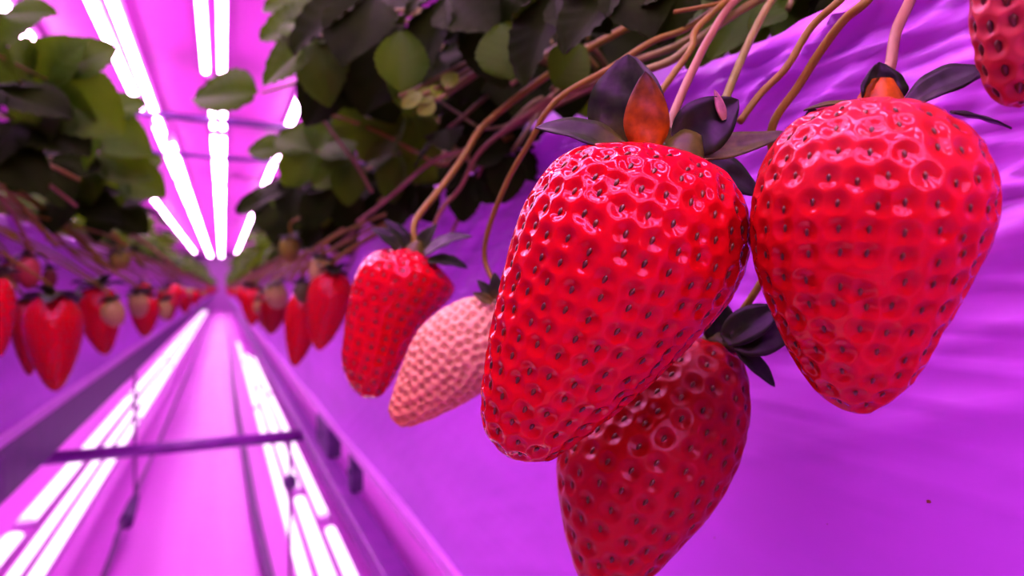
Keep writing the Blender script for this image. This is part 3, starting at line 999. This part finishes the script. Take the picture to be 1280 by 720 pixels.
FPM = [far_plant(s_) for s_ in (201, 202, 203, 204, 205)]
ORD = ['third', 'fourth', 'fifth', 'sixth', 'seventh', 'eighth', 'ninth']
rp = random.Random(9)
for side in (1, -1):
    y = .56 if side > 0 else .62
    i = 0
    while y < 13:
        fpm = FPM[rp.randrange(5)]
        if y < 1.15:
            o = link('strawberry_plant', None)
            for pm, mi_, lf in fpm[1]:
                pt_ = link('leaf_stalk', pm, o)
                for m_, k_ in lf:
                    q_ = link('leaflet', LME[('leaf', 'leaf_shaded')[mi_]][k_], pt_)
                    q_.matrix_local = m_
            for sm_ in fpm[2]:
                link('fruit_stalk', sm_, o)
        else:
            o = link('strawberry_plant', fpm[0])
        o.location = (side * .165 if side > 0 else -.205, y, CZ + .065 + rp.uniform(-.008, .008))
        s = rp.uniform(.9, 1.15)
        if side < 0:
            s *= .92
            o.scale = (-s, s, s * (.62 if y < 3 else .8))
        else:
            o.scale = (s, s, s)
        o.rotation_euler = (0, 0, rp.uniform(-.25, .25))
        sn = 'right' if side > 0 else 'left'
        if y < 1.15:
            tag(o, '%s plant of the %s-hand row counted from the camera, blurred' % (ORD[i + (1 if side > 0 else 0)], sn), 'plant')
        else:
            tag(o, 'blurred strawberry plant in the distant part of the %s-hand row' % sn, 'plant', 'distant plants of the %s row' % sn)
        y += rp.uniform(.11, .16) * (1 if y < 3 else 1.8)
        i += 1

# ------------------------------------------------------------------ troughs
Y0, Y1 = -.35, 13.5


def ysamples():
    a = list(np.arange(Y0, .7, .004)) + list(np.arange(.7, 2.5, .05)) + list(np.arange(2.5, Y1, .5)) + [Y1]
    return a


def trough(label, sgn, xf, zb, zr, width):
    root = thing('growing_trough', label, 'trough', (xf, 0, CZ + zb))
    og = root.location
    # rigid channel
    b = MB()
    x0, x1 = xf + sgn * .003, xf + sgn * width
    lo, hi = min(x0, x1), max(x0, x1)
    b.box(lo, hi, Y0, Y1, CZ + zb, CZ + zb + .004)
    b.box(x0 if sgn > 0 else x0 - .003, x0 + .003 if sgn > 0 else x0, Y0, Y1, CZ + zb + .004, CZ + zr - .004)
    b.box(x1 - .003 if sgn > 0 else x1, x1 if sgn > 0 else x1 + .003, Y0, Y1, CZ + zb + .004, CZ + zr - .004)
    b.build('channel', M['trough'], root, origin=og, smooth=False)
    # plastic film over the face and the rim
    ys = ysamples()
    nz = 150
    V, Fc = [], []
    rg = np.random.default_rng(3 if sgn > 0 else 4)
    ph = rg.uniform(0, 6.28, 12)
    prof = []
    H = zr - zb
    for j in range(nz + 1):
        t = (j / nz) ** .75
        prof.append((0.0, zb + H * t, t))
    for k in range(1, 9):
        a = math.pi * k / 8 * .9
        prof.append((.006 * (1 - math.cos(a)), zr + .006 * math.sin(a), 1.0))
    prof.append((.02, zr - .008, 1.0))
    for y in ys:
        near = 1.0 if y < .68 else max(.25, 1 - (y - .68) * .4)
        for (dx, z, t) in prof:
            up = max(0, (t - .55) / .45)
            w = 0
            for q, (fy, fz, am) in enumerate([(25, 420, .0007), (40, 260, .0009), (70, 600, .0004), (90, 150, .0008), (160, 900, .0002), (15, 110, .0015)]):
                s = math.sin(fy * y + fz * (z + .25 * y * (1 if q % 2 else -.4)) + ph[q])
                w += am * (1 - abs(s)) ** 3 * 2.6
            w *= (.10 + .90 * up ** 1.2) * near
            w += .0012 * math.sin(14 * y + 20 * z + ph[7])
            V.append((xf - sgn * w + sgn * dx, y, CZ + z))
    m = len(prof)
    for i in range(len(ys) - 1):
        for j in range(m - 1):
            a = i * m + j
            q = (a, a + 1, a + m + 1, a + m)
            Fc.append(q if sgn < 0 else tuple(reversed(q)))
    MB().add(V, Fc).build('film_cover', M['film'], root, origin=og)
    # folded lip at the foot of the face
    l = MB()
    a_, b_ = xf - sgn * .0045, xf + sgn * .002
    l.box(min(a_, b_), max(a_, b_), Y0, Y1, CZ + zb - .004, CZ + zb + .004)
    l.build('bottom_lip', M['lip'], root, origin=og, smooth=False)['label'] = 'paler folded lip'
    # growing medium
    s_ = MB()
    ns = 120
    V, Fc = [], []
    xs = np.linspace(lo + .01, hi - .005, 7)
    yy = np.linspace(Y0, Y1, ns)
    for y in yy:
        for x in xs:
            V.append((x, y, CZ + zr - .012 + .004 * math.sin(x * 90 + y * 37)))
    for i in range(ns - 1):
        for j in range(6):
            a = i * 7 + j
            Fc.append((a, a + 1, a + 8, a + 7))
    o = s_.add(V, Fc).build('growing_medium', M['soil'], root, origin=og)
    o['kind'] = 'stuff'
    return root


def specks(root):
    rg = random.Random(4)
    mb = MB()
    for px, py, r in ((1160, 627, 3), (1034, 655, 1.6), (1225, 296, 4), (1243, 309, 3), (952, 664, 2), (1110, 632, 1.6), (992, 95, 4), (993, 157, 3), (893, 672, 1.8)):
        d_ = P(px, py, 1.0) - CAM
        q = CAM + d_ * ((WX - .0012) / d_.x)
        R_ = r * .12 / F
        ring = [q + Vector((0, math.cos(w) * R_ * rg.uniform(.5, 1.5), math.sin(w) * R_ * rg.uniform(.5, 1.2))) for w in [k * .785 for k in range(8)]]
        V = ring + [p + Vector((.0025, 0, 0)) for p in ring] + [q - Vector((R_ * .4, 0, 0))]
        Fc = [(k, (k + 1) % 8, 16) for k in range(8)] + [(k, k + 8, (k + 1) % 8 + 8, (k + 1) % 8) for k in range(8)]
        mb.add(V, Fc)
    o = mb.build('dirt_specks', M['brown'], root, origin=root.location)
    o['label'] = 'tiny brown dirt specks on the film'


ZBR, ZRR = -1.22 * WX / .911, .43 * WX / .911
ZBL, ZRL = -.68 * .150 / .911, .05
RT_ = trough('long purple-lit trough with crinkled plastic film behind the big strawberries', 1, WX, ZBR, ZRR, .14)
specks(RT_)
trough('long film-covered trough of the left-hand row under its hanging berries', -1, LX, ZBL, ZRL, .14)

# ------------------------------------------------------------------ supporting frame
def beam(name, label, cat, x0, x1, z0, z1, mat):
    o = MB().box(x0, x1, Y0, Y1, CZ + z0, CZ + z1).build(name, M[mat], None, origin=((x0 + x1) / 2, 0, CZ + z0), smooth=False)
    m = o.modifiers.new('edge', 'BEVEL')
    m.width = .0015
    m.segments = 2
    tag(o, label, cat)
    return o


zr_ = -.200
beam('support_rail', 'straight purple square rail along the foot of the right-hand trough', 'rail', .102, .1215, zr_ - .018, zr_, 'bar')
beam('support_rail', 'wide dark purple rail under the left-hand trough', 'rail', -.170, -.146, -.158, ZBL - .0045, 'frame')
v, f, a = tube([(.132, Y0, CZ - .172), (.131, .6, CZ - .173), (.132, 2, CZ - .172), (.132, Y1, CZ - .172)], .006, .006, 10, 10)
o = MB().add(v, f, 0, a).build('conduit_pipe', M['frame_dark'])
tag(o, 'thin dark pipe running under the right-hand trough edge', 'pipe')
# cross bar between the two rails
yc = .95
v, f, a = tube([(-.200, yc, CZ - .209), (.103, yc, CZ - .209)], .0082, .0082, 14, 2, smooth=False)
o = MB().add(v, f, 0, a).build('crossbar', M['bar'], None, origin=(-.04, yc, CZ - .209))
tag(o, 'purple round crossbar joining the two rails across the aisle', 'bar')


def bracket(label, x0, x1, y0, y1, z0, z1):
    b = MB()
    b.box(x0, x1, y0, y1, CZ + z0, CZ + z1)
    cx, cy = (x0 + x1) / 2, (y0 + y1) / 2
    o = b.build('bracket', M['frame_dark'], None, origin=(cx, cy, CZ + z0), smooth=False)
    m = o.modifiers.new('edge', 'BEVEL')
    m.width = .003
    m.segments = 3
    v, f, a = tube([(x0 - .002, cy, CZ + (z0 + z1) / 2), (x0 + .002, cy, CZ + (z0 + z1) / 2)], .004, .004, 6, 2, smooth=False)
    MB().add(v, f, 0, a).build('bolt', M['frame'], o, origin=(cx, cy, CZ + z0))
    tag(o, label, 'bracket')
    return o


bracket('dark block bracket where the crossbar meets the right-hand rail', .112, .128, .77, .87, zr_ - .0, ZBR - .004)
bracket('small dark plate bracket nearer the camera than the crossbar on the right', .114, .126, .63, .648, zr_ - .0, ZBR - .004)
bracket('dark block bracket on the left-hand rail near the left edge', -.146, -.139, .46, .56, -.150, ZBL - .0045)

# hanging rods, cable and hose under the aisle
rod = thing('hanging_rod', 'thin upright rod with a round bead below the right end of the crossbar', 'rod', (.0866, yc, 0))
v, f, a = tube([(.0866, yc, 0.0), (.0866, yc, CZ - .217)], .0024, .0024, 8, 2, smooth=False)
MB().add(v, f, 0, a).build('rod', M['hose'], rod, origin=rod.location)
# bead
bz = P(361, 603, (Vector((.0866, yc, 0)) - CAM).dot(FWD)).z
bm_ = MB()
nu, nv = 10, 14
V, Fc = [], []
for i in range(nu + 1):
    t = math.pi * i / nu
    for k in range(nv):
        w = 2 * math.pi * k / nv
        V.append((.0866 + .010 * math.sin(t) * math.cos(w), yc + .010 * math.sin(t) * math.sin(w), bz + .0115 * math.cos(t)))
for i in range(nu):
    for k in range(nv):
        k2 = (k + 1) % nv
        Fc.append((i * nv + k, (i + 1) * nv + k, (i + 1) * nv + k2, i * nv + k2))
bm_.add(V, Fc).build('bead', M['frame_dark'], rod, origin=rod.location)

v, f, a = tube([(-.150, Y0, .055), (-.150, 1.0, .05), (-.152, 1.3, .056), (-.150, 2.4, .05), (-.150, 5, .055), (-.150, 13, .055)], .0042, .0042, 8, 12)
cb = MB().add(v, f, 0, a).build('cable', M['hose'])
tag(cb, 'thin purple cable running along the lower left of the aisle', 'cable')
hg = thing('hanger_wire', 'thin vertical wire clipped to the cable at the lower left', 'wire', (-.1445, 1.33, .05))
v, f, a = tube([(-.1435, 1.33, .056), (-.1435, 1.33, CZ - .150)], .0026, .0026, 8, 2, smooth=False)
MB().add(v, f, 0, a).build('wire', M['hose'], hg, origin=hg.location)
v, f, a = tube([(-.148, 1.25, .0545), (-.147, 1.31, .062), (-.145, 1.35, .068)], .012, .007, 10, 4)
MB().add(v, f, 0, a).build('clip', M['frame_dark'], hg, origin=hg.location)
v, f, a = tube([(.078, .3, .05), (.064, .75, .05), (.058, .955, .05), (.052, 1.24, .05), (.0486, 1.71, .05), (.040, 2.9, .05), (.045, 4.2, .05), (.05, 7, .05), (.05, 13, .05)], .0075, .0075, 10, 12)
hs = MB().add(v, f, 0, a).build('hose', M['hose'])
tag(hs, 'thick purple hose curving along the middle of the aisle floor', 'hose')

# ------------------------------------------------------------------ lamps and floor streak strips
def ceiling_tube(x, y0, y1, z, label, group=None, r=.0078):
    t = thing('tube_lamp', label, 'lamp', (x, (y0 + y1) / 2, CZ + z), group)
    og = t.location
    v, f, a = tube([(x, y0 + .02, CZ + z), (x, y1 - .02, CZ + z)], r, r, 16, 2, smooth=False)
    MB().add(v, f, 0, a).build('glass_tube', M['tube'], t, origin=og)
    for yy, s in ((y0, 1), (y1, -1)):
        v, f, a = tube([(x, yy, CZ + z), (x, yy + s * .022, CZ + z)], r * 1.05, r * 1.05, 16, 2, smooth=False)
        MB().add(v, f, 0, a).build('end_cap', M['housing'], t, origin=og)
    MB().box(x - .010, x + .010, y0, y1, CZ + z + r * .9, CZ + z + .035).build('batten', M['housing'], t, origin=og, smooth=False)
    return t


ZT = .60
LBL = {-.252: 'outer tube of the left pair', -.211: 'inner tube of the left pair', -.042: 'left tube of the middle pair', -.001: 'right tube of the middle pair'}
for x, xf_ in ((-.252, -.226), (-.211, -.192), (-.042, -.030), (-.001, .002)):
    e = {-.252: 2.55, -.211: 2.85, -.042: 1.98, -.001: 1.98}[x]
    ceiling_tube(x, -2.4, e, ZT, 'glowing white ceiling tube lamp, nearest %s' % LBL[x])
    y = e + .12
    k = 0
    while y < 13:
        L = .55 if (k == 0 and x > -.1) else 1.25
        gl = 'glowing ceiling tube lamp farther down the line of the %s pair' % ('left' if x < -.1 else 'middle')
        ceiling_tube(xf_, y, min(y + L, 13.8), ZT, gl, 'farther tubes of the %s pair' % ('left' if x < -.1 else 'middle'))
        y += L + .10
        k += 1
y = -2.4
while y < 12:
    ceiling_tube(-.425, y, y + 1.2, ZT, 'glowing tube lamp in the outermost left line, seen over the left foliage', 'outermost left line of tubes', r=.011)
    y += 1.32
y = -2.4
while y < 12:
    ceiling_tube(.225, y, y + 1.2, ZT, 'glowing tube lamp right of the middle pair, glimpsed through the right foliage', 'right line of tubes', r=.011)
    y += 1.32


def streak_strip(x, w, y0, y1, label, group):  # added glowing strips stand in for the white light streaks on the floor
    t = thing('floor_streak_strip', label, 'lamp', (x, (y0 + y1) / 2, 0), group)
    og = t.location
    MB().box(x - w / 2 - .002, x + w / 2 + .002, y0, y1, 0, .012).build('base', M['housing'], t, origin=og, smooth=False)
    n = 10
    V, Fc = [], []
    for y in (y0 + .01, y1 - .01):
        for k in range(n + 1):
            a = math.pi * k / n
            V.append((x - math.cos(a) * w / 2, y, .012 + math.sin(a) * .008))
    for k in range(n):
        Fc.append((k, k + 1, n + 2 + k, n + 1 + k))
    MB().add(V, Fc).build('glow_cap', M['deck'], t, origin=og)
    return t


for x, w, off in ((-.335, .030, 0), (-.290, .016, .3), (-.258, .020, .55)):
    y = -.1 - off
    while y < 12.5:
        streak_strip(x, w, y, y + 1.5, 'white glowing strip added for a light streak on the floor, lower left', 'glowing floor streaks on the left')
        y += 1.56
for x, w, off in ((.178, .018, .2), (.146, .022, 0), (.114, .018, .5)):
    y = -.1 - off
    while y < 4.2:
        streak_strip(x, w, y, y + 1.5, 'white glowing strip added for a light streak on the floor, right of the hose', 'glowing floor streaks on the right')
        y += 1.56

# ceiling crossbars
for (yy, lab) in ((2.42, 'nearer thin purple bar across the ceiling under the tubes'), (3.1, 'farther thin purple bar across the ceiling under the tubes')):
    v, f, a = tube([(-.8, yy, CZ + .575), (.55, yy, CZ + .575)], .011, .011, 10, 2, smooth=False)
    o = MB().add(v, f, 0, a).build('ceiling_bar', M['frame'], None, origin=(0, yy, CZ + .575))
    tag(o, lab, 'bar')

# ------------------------------------------------------------------ room shell
def slab(name, x0, x1, y0, y1, z0, z1, mat):
    o = MB().box(x0, x1, y0, y1, z0, z1).build(name, M[mat], smooth=False)
    return struct(o)


XL, XR, YB, YF, ZC = -.85, .60, -2.6, 14.0, CZ + .655
slab('floor', XL, XR, YB, YF, -.03, 0, 'floor')
slab('ceiling', XL, XR, YB, YF, ZC, ZC + .03, 'ceiling')
slab('wall_left', XL - .03, XL, YB, YF, -.03, ZC + .03, 'wall')
slab('wall_right', XR, XR + .03, YB, YF, -.03, ZC + .03, 'wall')
slab('wall_back', XL, XR, YF, YF + .03, -.03, ZC + .03, 'lip')
slab('wall_front', XL, XR, YB - .03, YB, -.03, ZC + .03, 'wall')

# ------------------------------------------------------------------ world, camera
w = bpy.data.worlds.new('World')
sc.world = w
w.use_nodes = True
bg = w.node_tree.nodes['Background']
bg.inputs['Color'].default_value = (.5, .1, .6, 1)
bg.inputs['Strength'].default_value = .3

cd = bpy.data.cameras.new('Camera')
cam = bpy.data.objects.new('Camera', cd)
COL.objects.link(cam)
cam.location = CAM
cam.rotation_euler = (math.pi / 2, 0, -TH)
cd.sensor_width = 36
cd.lens = 36 * F / 1280
cd.clip_start = .002
cd.clip_end = 100
cd.dof.use_dof = True
cd.dof.focus_distance = .107
cd.dof.aperture_fstop = cd.lens / 1000 / .0014
sc.camera = cam
sc.view_settings.view_transform = 'Standard'
sc.view_settings.look = 'None'
sc.view_settings.exposure = .32
sc.view_settings.gamma = .88
